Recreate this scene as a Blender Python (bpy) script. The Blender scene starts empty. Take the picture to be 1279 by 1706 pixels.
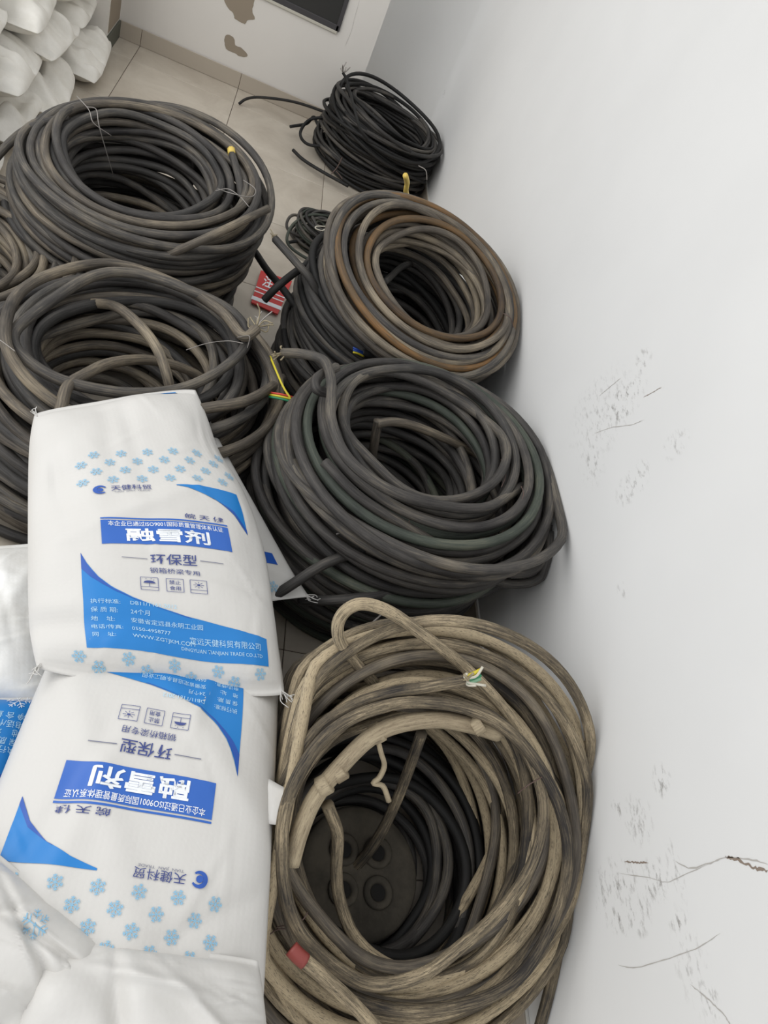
import bpy, bmesh, math, random
import numpy as np
from mathutils import Matrix, Vector

# ---------------------------------------------------------------- camera, sky, light, exposure
YAW, PITCH, ROLL, FOC, CAMH = 0.4479, 0.778, -0.579, 1156.88, 1.836
CX, CY = 639.5, 853.0
scene = bpy.context.scene
COL = scene.collection

_f = np.array([math.sin(YAW)*math.cos(PITCH), math.cos(YAW)*math.cos(PITCH), -math.sin(PITCH)])
_r = np.array([math.cos(YAW), -math.sin(YAW), 0.0])
_d = np.cross(_f, _r)
RIGHT = _r*math.cos(ROLL) + _d*math.sin(ROLL)
DOWN = -_r*math.sin(ROLL) + _d*math.cos(ROLL)
FWD = _f
CAM = np.array([0.0, 0.0, CAMH])

cam = bpy.data.cameras.new('camera')
cam.sensor_fit = 'VERTICAL'
cam.sensor_height = 36.0
cam.lens = FOC/1706.0*36.0
cam.clip_start = 0.02
camo = bpy.data.objects.new('camera', cam)
COL.objects.link(camo)
camo.matrix_world = Matrix(((RIGHT[0], -DOWN[0], -FWD[0], CAM[0]),
                            (RIGHT[1], -DOWN[1], -FWD[1], CAM[1]),
                            (RIGHT[2], -DOWN[2], -FWD[2], CAM[2]),
                            (0, 0, 0, 1)))
scene.camera = camo

world = bpy.data.worlds.new('World')
scene.world = world
world.use_nodes = True
bg = world.node_tree.nodes['Background']
bg.inputs['Color'].default_value = (0.97, 0.985, 1.0, 1)
bg.inputs['Strength'].default_value = 1.06

def area(name, loc, target, size, power, col=(1, 1, 1)):
    l = bpy.data.lights.new(name, 'AREA')
    l.shape = 'RECTANGLE'
    l.size, l.size_y = size
    l.energy = power
    l.color = col
    o = bpy.data.objects.new(name, l)
    COL.objects.link(o)
    o.location = loc
    o.rotation_euler = (Vector(target)-Vector(loc)).to_track_quat('-Z', 'Y').to_euler()
    return o
# added soft area light standing in for daylight, high on the unseen left
area('added_soft_light', (-3.0, 1.5, 3.2), (0.7, 2.0, 0.3), (5.0, 2.2), 100, (1, 0.985, 0.96))

vs = scene.view_settings
vs.view_transform = 'Standard'
vs.look = 'None'
vs.gamma = 1.0
vs.use_curve_mapping = False
vs.exposure = -0.08

# ---------------------------------------------------------------- helpers
def raydir(px, py):
    return (px-CX)/FOC*RIGHT + (py-CY)/FOC*DOWN + FWD
def at(px, py, z):
    d = raydir(px, py); return CAM + d*((z-CAMH)/d[2])
def atx(px, py, x):
    d = raydir(px, py); return CAM + d*(x/d[0])
def aty(px, py, y):
    d = raydir(px, py); return CAM + d*(y/d[1])
def atplane(px, py, C, n, off=0.0):
    d = raydir(px, py); C = np.array(C)+np.array(n)*off
    return CAM + d*(((C-CAM) @ n)/(d @ n))

def link(name, me, mat=None, parent=None):
    o = bpy.data.objects.new(name, me)
    COL.objects.link(o)
    if mat is not None and not me.materials:
        me.materials.append(mat)
    if parent is not None:
        o.parent = parent
    return o
def thing(name, label, cat, loc=(0, 0, 0), group=None):
    o = bpy.data.objects.new(name, None)
    COL.objects.link(o)
    o.empty_display_size = 0.05
    o.location = loc
    o['label'] = label; o['category'] = cat
    if group: o['group'] = group
    return o
def mesh(name, verts, faces, smooth=True, uvs=None):
    me = bpy.data.meshes.new(name)
    me.from_pydata([tuple(v) for v in verts], [], faces)
    if uvs is not None:
        uv = me.uv_layers.new(name='UVMap')
        li = np.empty(len(me.loops), dtype=np.int32)
        me.loops.foreach_get('vertex_index', li)
        if isinstance(uvs, np.ndarray) and len(uvs) == len(li):
            uv.data.foreach_set('uv', uvs.astype(np.float32).ravel())
        else:
            uv.data.foreach_set('uv', np.asarray(uvs, dtype=np.float32)[li].ravel())
    if smooth:
        me.polygons.foreach_set('use_smooth', [True]*len(me.polygons))
    me.update()
    return me
def box(lo, hi, bev=0.0):
    bm = bmesh.new()
    bmesh.ops.create_cube(bm, size=1)
    for v in bm.verts:
        v.co = Vector([lo[i]+(v.co[i]+.5)*(hi[i]-lo[i]) for i in range(3)])
    if bev:
        bmesh.ops.bevel(bm, geom=bm.edges[:], offset=bev, segments=1, affect='EDGES')
    me = bpy.data.meshes.new('box')
    bm.to_mesh(me); bm.free()
    return me
def struct(name, me, mat, parent=None):
    o = link(name, me, mat, parent)
    if parent is None: o['kind'] = 'structure'
    return o
def local(pts, parent):
    return np.asarray(pts) - np.array(parent.location)

def smooth_path(pts, n, closed=False):
    P = np.asarray(pts, float)
    m = len(P)
    if closed:
        Q = np.vstack([P[-1], P, P[0], P[1]]); segs = m
    else:
        Q = np.vstack([2*P[0]-P[1], P, 2*P[-1]-P[-2]]); segs = m-1
    out = []
    for t in np.linspace(0, segs, n, endpoint=not closed):
        i = min(int(t), segs-1); u = t-i
        a, b, c, d = Q[i], Q[i+1], Q[i+2], Q[i+3]
        out.append(.5*((2*b)+(c-a)*u+(2*a-5*b+4*c-d)*u*u+(3*b-a-3*c+d)*u**3))
    return np.array(out)
def tube_mesh(P, r, sides=8, closed=False, caps=True):
    P = np.asarray(P, float); n = len(P)
    R = np.full(n, r) if np.isscalar(r) else np.asarray(r)
    if closed: T = np.roll(P, -1, 0)-np.roll(P, 1, 0)
    else: T = np.gradient(P, axis=0)
    T /= np.linalg.norm(T, axis=1)[:, None]+1e-12
    ref = np.array([0, 0, 1.]) if abs(T[0][2]) < .9 else np.array([1., 0, 0])
    N = np.cross(T[0], ref); N /= np.linalg.norm(N)
    Ns = []
    for i in range(n):
        N = N-T[i]*(N @ T[i]); N /= np.linalg.norm(N)+1e-12
        Ns.append(N)
    Ns = np.array(Ns)
    if closed:  # spread the twist mismatch
        N2 = Ns[-1]-T[0]*(Ns[-1] @ T[0]); N2 /= np.linalg.norm(N2)
        B0 = np.cross(T[0], Ns[0]); ang = math.atan2(N2 @ B0, N2 @ Ns[0])
        a = -ang*np.arange(n)/n
        Bs = np.cross(T, Ns)
        Ns = Ns*np.cos(a)[:, None]+Bs*np.sin(a)[:, None]
    Bs = np.cross(T, Ns)
    k = np.arange(sides)*2*math.pi/sides
    V = P[:, None, :]+R[:, None, None]*(np.cos(k)[None, :, None]*Ns[:, None, :]+np.sin(k)[None, :, None]*Bs[:, None, :])
    V = V.reshape(-1, 3)
    L = np.concatenate([[0], np.cumsum(np.linalg.norm(np.diff(P, axis=0), axis=1))])
    if closed: L = np.append(L, L[-1]+np.linalg.norm(P[0]-P[-1]))
    if closed: L = np.minimum(L, L[-1]-L)      # mirrored, so the streaks meet where the loop closes
    vv = np.abs(np.arange(sides+1)*2.0/sides-1)
    F = []; U = []
    m = n if closed else n-1
    for i in range(m):
        i2 = (i+1) % n
        for j in range(sides):
            j2 = (j+1) % sides
            F.append((i*sides+j, i*sides+j2, i2*sides+j2, i2*sides+j))
            U += [(L[i], vv[j]), (L[i], vv[j+1]), (L[i+1], vv[j+1]), (L[i+1], vv[j])]
    if not closed and caps:
        F.append(tuple(range(sides))[::-1]); U += [(0, 0)]*sides
        F.append(tuple((n-1)*sides+j for j in range(sides))); U += [(L[-1], 0)]*sides
    return mesh('tube', V, F, True, np.array(U))

# ---------------------------------------------------------------- materials
def newmat(name):
    m = bpy.data.materials.new(name); m.use_nodes = True
    nt = m.node_tree
    return m, nt, nt.nodes['Principled BSDF']
def N(nt, t, **kw):
    n = nt.nodes.new(t)
    for k, v in kw.items():
        if hasattr(n, k) and not k.startswith('i_'): setattr(n, k, v)
    return n
def lk(nt, a, b): nt.links.new(a, b)
def ramp(nt, stops):
    n = nt.nodes.new('ShaderNodeValToRGB')
    e = n.color_ramp.elements
    e[0].position, e[0].color = stops[0][0], (*stops[0][1], 1)
    e[1].position, e[1].color = stops[-1][0], (*stops[-1][1], 1)
    for p, c in stops[1:-1]:
        x = e.new(p); x.color = (*c, 1)
    return n
def simple(name, col, rough=.6, metal=0.0, spec=.5):
    m, nt, b = newmat(name)
    b.inputs['Base Color'].default_value = (*col, 1)
    b.inputs['Roughness'].default_value = rough
    b.inputs['Metallic'].default_value = metal
    b.inputs['Specular IOR Level'].default_value = spec
    return m
def srgb(r, g, b):
    f = lambda c: c/12.92 if c <= .04045 else ((c+.055)/1.055)**2.4
    return tuple(f(x/255) for x in (r, g, b))

def cable_mat(name, dark, mid, dust, lo=.42, hi=.72, rough=.62, vary=.5, fleck=0.0):
    """rubber sheath with lengthwise streaks of dried dust"""
    m, nt, b = newmat(name)
    uv = N(nt, 'ShaderNodeUVMap')
    oi = N(nt, 'ShaderNodeObjectInfo')
    off = N(nt, 'ShaderNodeVectorMath', operation='SCALE')
    comb = N(nt, 'ShaderNodeCombineXYZ')
    for i in range(3): lk(nt, oi.outputs['Random'], comb.inputs[i])
    lk(nt, comb.outputs[0], off.inputs[0]); off.inputs['Scale'].default_value = 37.0
    mp = N(nt, 'ShaderNodeMapping'); mp.inputs['Scale'].default_value = (9, 7, 1)
    lk(nt, uv.outputs[0], mp.inputs[0])
    ad = N(nt, 'ShaderNodeVectorMath', operation='ADD')
    lk(nt, mp.outputs[0], ad.inputs[0]); lk(nt, off.outputs[0], ad.inputs[1])
    n1 = N(nt, 'ShaderNodeTexNoise'); n1.inputs['Scale'].default_value = 1.6; n1.inputs['Detail'].default_value = 7; n1.inputs['Roughness'].default_value = .68
    lk(nt, ad.outputs[0], n1.inputs['Vector'])
    # broad patches along the cable
    tc = N(nt, 'ShaderNodeTexCoord')
    ad2 = N(nt, 'ShaderNodeVectorMath', operation='ADD')
    lk(nt, tc.outputs['Object'], ad2.inputs[0]); lk(nt, off.outputs[0], ad2.inputs[1])
    n2 = N(nt, 'ShaderNodeTexNoise'); n2.inputs['Scale'].default_value = 4.5; n2.inputs['Detail'].default_value = 3
    lk(nt, ad2.outputs[0], n2.inputs['Vector'])
    s = N(nt, 'ShaderNodeMath', operation='MULTIPLY_ADD'); s.inputs[1].default_value = .55
    lk(nt, n2.outputs[0], s.inputs[0])
    s2 = N(nt, 'ShaderNodeMath', operation='MULTIPLY'); s2.inputs[1].default_value = .6
    lk(nt, n1.outputs[0], s2.inputs[0]); lk(nt, s2.outputs[0], s.inputs[2])
    rv = N(nt, 'ShaderNodeMath', operation='MULTIPLY_ADD'); rv.inputs[1].default_value = .22*vary; rv.inputs[2].default_value = -.11*vary
    lk(nt, oi.outputs['Random'], rv.inputs[0])
    s3 = N(nt, 'ShaderNodeMath', operation='ADD')
    lk(nt, s.outputs[0], s3.inputs[0]); lk(nt, rv.outputs[0], s3.inputs[1])
    r = ramp(nt, [(lo, dark), ((lo+hi)/2, mid), (hi, dust)])
    lk(nt, s3.outputs[0], r.inputs[0])
    col = r.outputs[0]
    if fleck:   # dark cracked flecks in a mud coat
        v = N(nt, 'ShaderNodeTexNoise'); v.inputs['Scale'].default_value = 3.2; v.inputs['Detail'].default_value = 8; v.inputs['Roughness'].default_value = .8
        mp2 = N(nt, 'ShaderNodeMapping'); mp2.inputs['Scale'].default_value = (22, 9, 1)
        lk(nt, uv.outputs[0], mp2.inputs[0])
        ad3 = N(nt, 'ShaderNodeVectorMath', operation='ADD')
        lk(nt, mp2.outputs[0], ad3.inputs[0]); lk(nt, off.outputs[0], ad3.inputs[1])
        lk(nt, ad3.outputs[0], v.inputs['Vector'])
        rr = ramp(nt, [(.52, (0, 0, 0)), (.60, (fleck,)*3)])
        lk(nt, v.outputs[0], rr.inputs[0])
        mx = N(nt, 'ShaderNodeMixRGB'); lk(nt, rr.outputs[0], mx.inputs[0]); lk(nt, col, mx.inputs[1])
        mx.inputs[2].default_value = (*dark, 1)
        col = mx.outputs[0]
    lk(nt, col, b.inputs['Base Color'])
    b.inputs['Roughness'].default_value = rough
    b.inputs['Specular IOR Level'].default_value = .35
    bp = N(nt, 'ShaderNodeBump'); bp.inputs['Strength'].default_value = .35; bp.inputs['Distance'].default_value = .004
    lk(nt, n1.outputs[0], bp.inputs['Height']); lk(nt, bp.outputs[0], b.inputs['Normal'])
    return m

M = {}
M['cab_grey'] = cable_mat('grey_rubber', srgb(36, 34, 34), srgb(70, 67, 64), srgb(120, 112, 99), .40, .78)
M['cab_dark'] = cable_mat('dark_rubber', srgb(30, 29, 29), srgb(62, 60, 58), srgb(108, 102, 93), .40, .80)
M['cab_black'] = cable_mat('black_rubber', srgb(18, 18, 18), srgb(34, 33, 32), srgb(70, 66, 60), .42, .9)
M['cab_dusty'] = cable_mat('dusty_rubber', srgb(46, 43, 40), srgb(90, 83, 74), srgb(146, 134, 114), .38, .76)
M['cab_rust'] = cable_mat('rusty_rubber', srgb(54, 46, 40), srgb(100, 80, 56), srgb(150, 106, 58), .36, .80)
M['cab_mud'] = cable_mat('mud_caked_rubber', srgb(48, 45, 43), srgb(112, 101, 83), srgb(176, 160, 132), .36, .64, .85, 1.5, .85)
M['cab_green'] = cable_mat('green_grey_rubber', srgb(40, 44, 40), srgb(66, 72, 64), srgb(104, 104, 90), .4, .8)
M['tape'] = cable_mat('dried_tape', srgb(80, 70, 60), srgb(140, 126, 104), srgb(172, 158, 132), .3, .6, .85, .3, .5)
M['wire'] = simple('binding_wire', srgb(150, 145, 140), .45, .4)
M['rustwire'] = simple('rusty_binding_wire', srgb(96, 78, 72), .6, .3)
M['copper'] = simple('frayed_strand', srgb(150, 138, 112), .6)
for k, c in dict(yellow=(206, 190, 50), green=(46, 132, 92), red=(190, 62, 48), blue=(40, 74, 160), foam=(214, 186, 92), ltgreen=(120, 160, 130), redtape=(132, 58, 52)).items():
    M[k] = simple(k+'_plastic', srgb(*c), .5)
M['string'] = simple('white_string', srgb(205, 200, 185), .8)
M['blue_print'] = simple('blue_print', srgb(24, 122, 196), .45)
M['navy_print'] = simple('navy_print', srgb(38, 84, 170), .45)
M['box_print'] = simple('royal_blue_print', srgb(44, 98, 184), .45)
M['ink'] = simple('dark_blue_ink', srgb(62, 74, 132), .5)
M['ink_grey'] = simple('grey_ink', srgb(120, 122, 140), .5)
M['flake'] = simple('pale_blue_ink', srgb(134, 184, 214), .5)
M['white_ink'] = simple('white_ink', srgb(236, 240, 244), .5)
M['pale_ink'] = simple('pale_blue_white_ink', srgb(176, 214, 236), .5)

def bag_mat(name, col, dirt=None, amt=.0):
    m, nt, b = newmat(name)
    tc = N(nt, 'ShaderNodeTexCoord')
    w1 = N(nt, 'ShaderNodeTexWave'); w1.bands_direction = 'X'; w1.inputs['Scale'].default_value = 150
    w2 = N(nt, 'ShaderNodeTexWave'); w2.bands_direction = 'Y'; w2.inputs['Scale'].default_value = 150
    uv = N(nt, 'ShaderNodeUVMap')
    lk(nt, uv.outputs[0], w1.inputs[0]); lk(nt, uv.outputs[0], w2.inputs[0])
    mul = N(nt, 'ShaderNodeMath', operation='MULTIPLY'); lk(nt, w1.outputs['Fac'], mul.inputs[0]); lk(nt, w2.outputs['Fac'], mul.inputs[1])
    n1 = N(nt, 'ShaderNodeTexNoise'); n1.inputs['Scale'].default_value = 30; n1.inputs['Detail'].default_value = 4
    lk(nt, tc.outputs['Object'], n1.inputs['Vector'])
    b1 = N(nt, 'ShaderNodeBump'); b1.inputs['Strength'].default_value = .12; b1.inputs['Distance'].default_value = .001
    lk(nt, mul.outputs[0], b1.inputs['Height'])
    b2 = N(nt, 'ShaderNodeBump'); b2.inputs['Strength'].default_value = .25; b2.inputs['Distance'].default_value = .004
    lk(nt, n1.outputs[0], b2.inputs['Height']); lk(nt, b1.outputs[0], b2.inputs['Normal'])
    lk(nt, b2.outputs[0], b.inputs['Normal'])
    b.inputs['Roughness'].default_value = .5
    b.inputs['Specular IOR Level'].default_value = .3
    if dirt:
        n2 = N(nt, 'ShaderNodeTexNoise'); n2.inputs['Scale'].default_value = 7; n2.inputs['Detail'].default_value = 8; n2.inputs['Roughness'].default_value = .7
        lk(nt, tc.outputs['Object'], n2.inputs['Vector'])
        r = ramp(nt, [(.4, col), (.75, dirt)]); lk(nt, n2.outputs[0], r.inputs[0])
        lk(nt, r.outputs[0], b.inputs['Base Color'])
    else:
        b.inputs['Base Color'].default_value = (*col, 1)
    return m
M['bag'] = bag_mat('woven_white', srgb(206, 204, 200))
M['bag_grey'] = bag_mat('dusty_white', srgb(232, 232, 230), srgb(206, 204, 198))
M['bag_far'] = bag_mat('creased_film_white', srgb(238, 235, 228), srgb(222, 218, 208))

# floor tile
def tile_mat():
    m, nt, b = newmat('beige_tile')
    tc = N(nt, 'ShaderNodeTexCoord'); oi = N(nt, 'ShaderNodeObjectInfo')
    ad = N(nt, 'ShaderNodeVectorMath', operation='ADD'); lk(nt, tc.outputs['Object'], ad.inputs[0]); lk(nt, oi.outputs['Random'], ad.inputs[1])
    n1 = N(nt, 'ShaderNodeTexNoise'); n1.inputs['Scale'].default_value = 3.5; n1.inputs['Detail'].default_value = 9; n1.inputs['Roughness'].default_value = .65; n1.inputs['Distortion'].default_value = .6
    lk(nt, ad.outputs[0], n1.inputs['Vector'])
    r = ramp(nt, [(.3, srgb(172, 162, 148)), (.55, srgb(190, 181, 167)), (.75, srgb(202, 194, 181))])
    lk(nt, n1.outputs[0], r.inputs[0]); lk(nt, r.outputs[0], b.inputs['Base Color'])
    b.inputs['Roughness'].default_value = .42
    return m
M['tile'] = tile_mat()
M['grout'] = simple('dark_grout', srgb(92, 80, 72), .9)
M['skirting'] = simple('beige_skirting_tile', srgb(176, 166, 152), .4)
M['skirting_shade'] = simple('shaded_green_skirting_tile', srgb(84, 86, 76), .6)  # skirting tile in shade, the darkness put into its colour
M['bare'] = simple('bare_plaster', srgb(146, 134, 118), .9)
M['caulk'] = simple('paint_edge', srgb(214, 212, 206), .7)

def wall_mat(name, base, blobs=()):
    """matt white paint; blobs = scuffed spots (y, z, ry, rz, strength) on the wall plane"""
    m, nt, b = newmat(name)
    tc = N(nt, 'ShaderNodeTexCoord')
    n0 = N(nt, 'ShaderNodeTexNoise'); n0.inputs['Scale'].default_value = 2.2; n0.inputs['Detail'].default_value = 5
    lk(nt, tc.outputs['Object'], n0.inputs['Vector'])
    r0 = ramp(nt, [(.3, tuple(c*.955 for c in base)), (.7, base)]); lk(nt, n0.outputs[0], r0.inputs[0])
    col = r0.outputs[0]
    if blobs:
        sx = N(nt, 'ShaderNodeSeparateXYZ'); lk(nt, tc.outputs['Object'], sx.inputs[0])
        tot = None
        for (y, z, ry, rz, st) in blobs:
            a = N(nt, 'ShaderNodeMath', operation='SUBTRACT'); a.inputs[1].default_value = y; lk(nt, sx.outputs[1], a.inputs[0])
            a2 = N(nt, 'ShaderNodeMath', operation='DIVIDE'); a2.inputs[1].default_value = ry; lk(nt, a.outputs[0], a2.inputs[0])
            a3 = N(nt, 'ShaderNodeMath', operation='POWER'); a3.inputs[1].default_value = 2; 
            ab = N(nt, 'ShaderNodeMath', operation='ABSOLUTE'); lk(nt, a2.outputs[0], ab.inputs[0]); lk(nt, ab.outputs[0], a3.inputs[0])
            c = N(nt, 'ShaderNodeMath', operation='SUBTRACT'); c.inputs[1].default_value = z; lk(nt, sx.outputs[2], c.inputs[0])
            c2 = N(nt, 'ShaderNodeMath', operation='DIVIDE'); c2.inputs[1].default_value = rz; lk(nt, c.outputs[0], c2.inputs[0])
            cb = N(nt, 'ShaderNodeMath', operation='ABSOLUTE'); lk(nt, c2.outputs[0], cb.inputs[0])
            c3 = N(nt, 'ShaderNodeMath', operation='POWER'); c3.inputs[1].default_value = 2; lk(nt, cb.outputs[0], c3.inputs[0])
            s = N(nt, 'ShaderNodeMath', operation='ADD'); lk(nt, a3.outputs[0], s.inputs[0]); lk(nt, c3.outputs[0], s.inputs[1])
            mr = N(nt, 'ShaderNodeMapRange'); mr.inputs['From Min'].default_value = 1; mr.inputs['From Max'].default_value = 0
            mr.inputs['To Min'].default_value = 0; mr.inputs['To Max'].default_value = st
            lk(nt, s.outputs[0], mr.inputs['Value'])
            if tot is None: tot = mr.outputs[0]
            else:
                mx = N(nt, 'ShaderNodeMath', operation='MAXIMUM'); lk(nt, tot, mx.inputs[0]); lk(nt, mr.outputs[0], mx.inputs[1]); tot = mx.outputs[0]
        mp = N(nt, 'ShaderNodeMapping'); mp.inputs['Scale'].default_value = (1, 30, 75); mp.inputs['Rotation'].default_value = (.55, 0, 0)
        lk(nt, tc.outputs['Object'], mp.inputs[0])
        n1 = N(nt, 'ShaderNodeTexNoise'); n1.inputs['Scale'].default_value = 1.0; n1.inputs['Detail'].default_value = 6; n1.inputs['Roughness'].default_value = .7
        lk(nt, mp.outputs[0], n1.inputs['Vector'])
        r1 = ramp(nt, [(.52, (0, 0, 0)), (.66, (1, 1, 1))]); lk(nt, n1.outputs[0], r1.inputs[0])
        mu = N(nt, 'ShaderNodeMath', operation='MULTIPLY'); lk(nt, r1.outputs[0], mu.inputs[0]); lk(nt, tot, mu.inputs[1])
        mx = N(nt, 'ShaderNodeMixRGB'); lk(nt, mu.outputs[0], mx.inputs[0]); lk(nt, col, mx.inputs[1]); mx.inputs[2].default_value = (*srgb(104, 98, 92), 1)
        col = mx.outputs[0]
    lk(nt, col, b.inputs['Base Color'])
    b.inputs['Roughness'].default_value = .7
    b.inputs['Specular IOR Level'].default_value = .25
    bp = N(nt, 'ShaderNodeBump'); bp.inputs['Strength'].default_value = .15; bp.inputs['Distance'].default_value = .01
    lk(nt, n0.outputs[0], bp.inputs['Height']); lk(nt, bp.outputs[0], b.inputs['Normal'])
    return m

# ---------------------------------------------------------------- the room
XW = 1.113          # right wall
YB = 4.873          # face of the back wall with the peeled paint
XC = 0.571          # its right end
HB = 0.093          # skirting height
YR = 5.42           # recessed wall behind the gap
def wp(px, py):
    p = atx(px, py, XW); return p[1], p[2]
blobs = []
for (px, py, ry, rz, st) in [(1040, 668, .07, .10, .9), (1000, 690, .16, .16, .35), (985, 770, .10, .06, .45), (1062, 795, .05, .05, .8), (1045, 815, .05, .05, .6),
                             (1125, 740, .04, .05, .5), (1070, 600, .04, .04, .7), (1036, 985, .03, .02, .5),
                             (1027, 1345, .03, .02, .9), (1102, 1300, .04, .03, .8), (1062, 1365, .06, .05, .6), (1030, 1490, .08, .09, .75), (1060, 1520, .05, .05, .8),
                             (1032, 1540, .03, .03, .9), (1095, 1462, .05, .04, .8), (1125, 1450, .07, .02, .6), (1150, 1600, .10, .05, .4), (1080, 1475, .05, .03, .7),
                             (665, 70, .30, .12, .25), (740, 155, .06, .03, .6), (1128, 1535, .02, .03, .9), (1180, 1660, .04, .03, .7)]:
    y, z = wp(px, py); blobs.append((y, z, ry, rz, st))
M['wall_r'] = wall_mat('white_wall_paint', srgb(226, 226, 225), blobs)
M['wall_b'] = wall_mat('warm_white_wall_paint', srgb(220, 216, 210))

# floor: slab of grout with a tile per 0.6 m
floor = struct('floor', box((-2.6, -1.4, -.05), (XW+.1, YR+.2, -.004)), M['grout'])
GX, GY, TS = -0.133, 4.632, 0.6
tile_me = box((.0015, .0015, -.02), (TS-.0015, TS-.0015, 0), .0015); tile_me.materials.append(M['tile'])
for i in range(-3, 3):
    for j in range(-10, 2):
        x, y = GX+i*TS, GY+j*TS
        o = link('floor_tile', tile_me, None, floor)
        if x+TS > XW:
            o.scale.x = (XW-x)/TS
        o.location = (x, y, 0)

# right wall; corner to the recess rounded to give a soft shade gradient
prof = [(XW, -1.4), (XW, 1.0), (XW, 3.0), (XW, YR-.36)]
R_ = .36
for k in range(1, 13):
    a = k/12*math.pi/2
    prof.append((XW-R_+R_*math.cos(a), YR-R_+R_*math.sin(a)))
prof.append((.2, YR))
V, F = [], []
outer = [(XW+.12, -1.4)]+[(XW+.12, p[1]) for p in prof[1:4]]+[(XW+.12, YR+.12)]*12+[(.2, YR+.12)]
for (x, y), (x2, y2) in zip(prof, outer):
    V += [(x, y, -.01), (x, y, 2.8), (x2, y2, 2.8), (x2, y2, -.01)]
for i in range(len(prof)-1):
    a, b = i*4, i*4+4
    F += [(a, b, b+1, a+1), (a+1, b+1, b+2, a+2), (a+2, b+2, b+3, a+3)]
F += [(0, 1, 2, 3), tuple(len(V)-4+k for k in (3, 2, 1, 0))]
wr = struct('wall_right', mesh('wall_right', V, F, False), M['wall_r'])
for p in wr.data.polygons: p.use_smooth = True
wr.data.set_sharp_from_angle(angle=.6)
def strip_mesh(P, w, nrm, seed=0):
    """thin irregular line lying on a wall: crack or scratch"""
    rnd = random.Random(seed)
    P = smooth_path(P, 24); V, F = [], []
    T = np.gradient(P, axis=0)
    for i, (p, t) in enumerate(zip(P, T)):
        s = np.cross(nrm, t); s /= np.linalg.norm(s)
        k = w*(.35+.65*rnd.random())*min(1, i/3+.2, (23-i)/3+.2)
        j = np.cross(nrm, t)*0
        q = p+np.array(nrm)*.0006+s*(rnd.random()-.5)*w*1.2
        V += [q-s*k, q+s*k]
        if i: F.append((2*i-2, 2*i, 2*i+1, 2*i-1))
    return mesh('line', V, F, False)
M['crack'] = simple('grey_scratch', srgb(178, 174, 169), .8)
M['crack_dark'] = simple('dark_chip', srgb(136, 122, 110), .8)
for k, (pts, w, mt) in enumerate([
        ([(1030, 1608), (1060, 1612), (1110, 1598), (1160, 1580), (1200, 1555)], .0010, 'crack'),
        ([(1125, 1435), (1150, 1446), (1185, 1437), (1210, 1428), (1250, 1432), (1279, 1440)], .0016, 'crack'),
        ([(1208, 1428), (1225, 1431), (1245, 1440), (1262, 1448), (1279, 1451)], .0034, 'crack_dark'),
        ([(1150, 1640), (1180, 1665), (1205, 1690), (1220, 1712)], .0014, 'crack'),
        ([(1040, 1435), (1060, 1437), (1080, 1437)], .0020, 'crack_dark'),
        ([(1072, 662), (1090, 652), (1102, 645)], .0013, 'crack_dark'),
        ([(998, 660), (1018, 643), (1034, 630)], .0013, 'crack'),
        ([(990, 722), (1020, 712), (1050, 708), (1072, 700)], .0012, 'crack'),
        ([(1030, 1455), (1080, 1462), (1110, 1470), (1130, 1462), (1180, 1440)], .0010, 'crack'),
        ]):
    P = [atx(px, py, XW) for px, py in pts]
    link('scratch', strip_mesh(P, w, np.array([-1., 0, 0]), k), M[mt], wr)

bb = struct('baseboard_right', box((XW-.006, -1.4, 0.0), (XW, YR-R_, HB-.004)), M['grout'])
yy = -1.4
k = 0
while yy < YR-R_-.05:
    y2 = min(yy+.598, YR-R_)
    link('skirting_tile', box((XW-.012, yy+.001, .001), (XW-.0061, y2-.001, HB), .0015), M['skirting'], bb)
    yy += .6
link('paint_edge', box((XW-.008, -1.4, HB), (XW-.0005, YR-R_, HB+.005), .001), M['caulk'], bb)

# back wall: short partition with peeled paint
wb = struct('wall_back', box((-1.9, YB, -.01), (XC, YB+.14, 2.8)), M['wall_b'])
bbb = struct('baseboard_back', box((-1.9, YB-.006, 0), (XC+.004, YB, HB-.004)), M['grout'])
xx = GX-3*TS
while xx < XC:
    x2 = min(xx+TS, XC+.004)
    link('skirting_tile', box((xx+.001, YB-.012, .001), (x2-.001, YB-.0061, HB), .0015), M['skirting'], bbb)
    xx += TS
def patch(pts, mat, name='peeled_patch', lift=.0008, seed=1, jag=.006):
    rnd = random.Random(seed)
    P = smooth_path(np.array([aty(px, py, YB) for px, py in pts]), 44, True)
    C = P.mean(0); V = [C+[0, -lift, 0]]
    for p in P: V.append(p+np.array([(rnd.random()-.5)*jag, -lift, (rnd.random()-.5)*jag]))
    F = [(0, 1+i, 1+(i+1) % 44) for i in range(44)]
    return link(name, mesh(name, V, F, False), mat, wb)
peel1 = [(374, -30), (375, 5), (388, 22), (392, 32), (407, 40), (412, 34), (424, 32), (420, 18), (424, 0), (424, -30)]
peel2 = [(375, 60), (382, 58), (390, 64), (392, 75), (402, 80), (412, 91), (409, 95), (398, 93), (390, 88), (378, 83), (374, 72)]
patch(peel1, M['caulk'], 'paint_rim', .0006, 2, .016)
patch(peel1, M['bare'], 'peeled_patch', .0012, 3, .004)
patch(peel2, M['bare'], 'peeled_patch', .0012, 5, .003)
link('scratch', strip_mesh([aty(*p, YB) for p in [(599, 0), (592, 25), (584, 55), (574, 78)]], .0012, np.array([0, -1., 0]), 44), M['crack'], wb)
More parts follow.
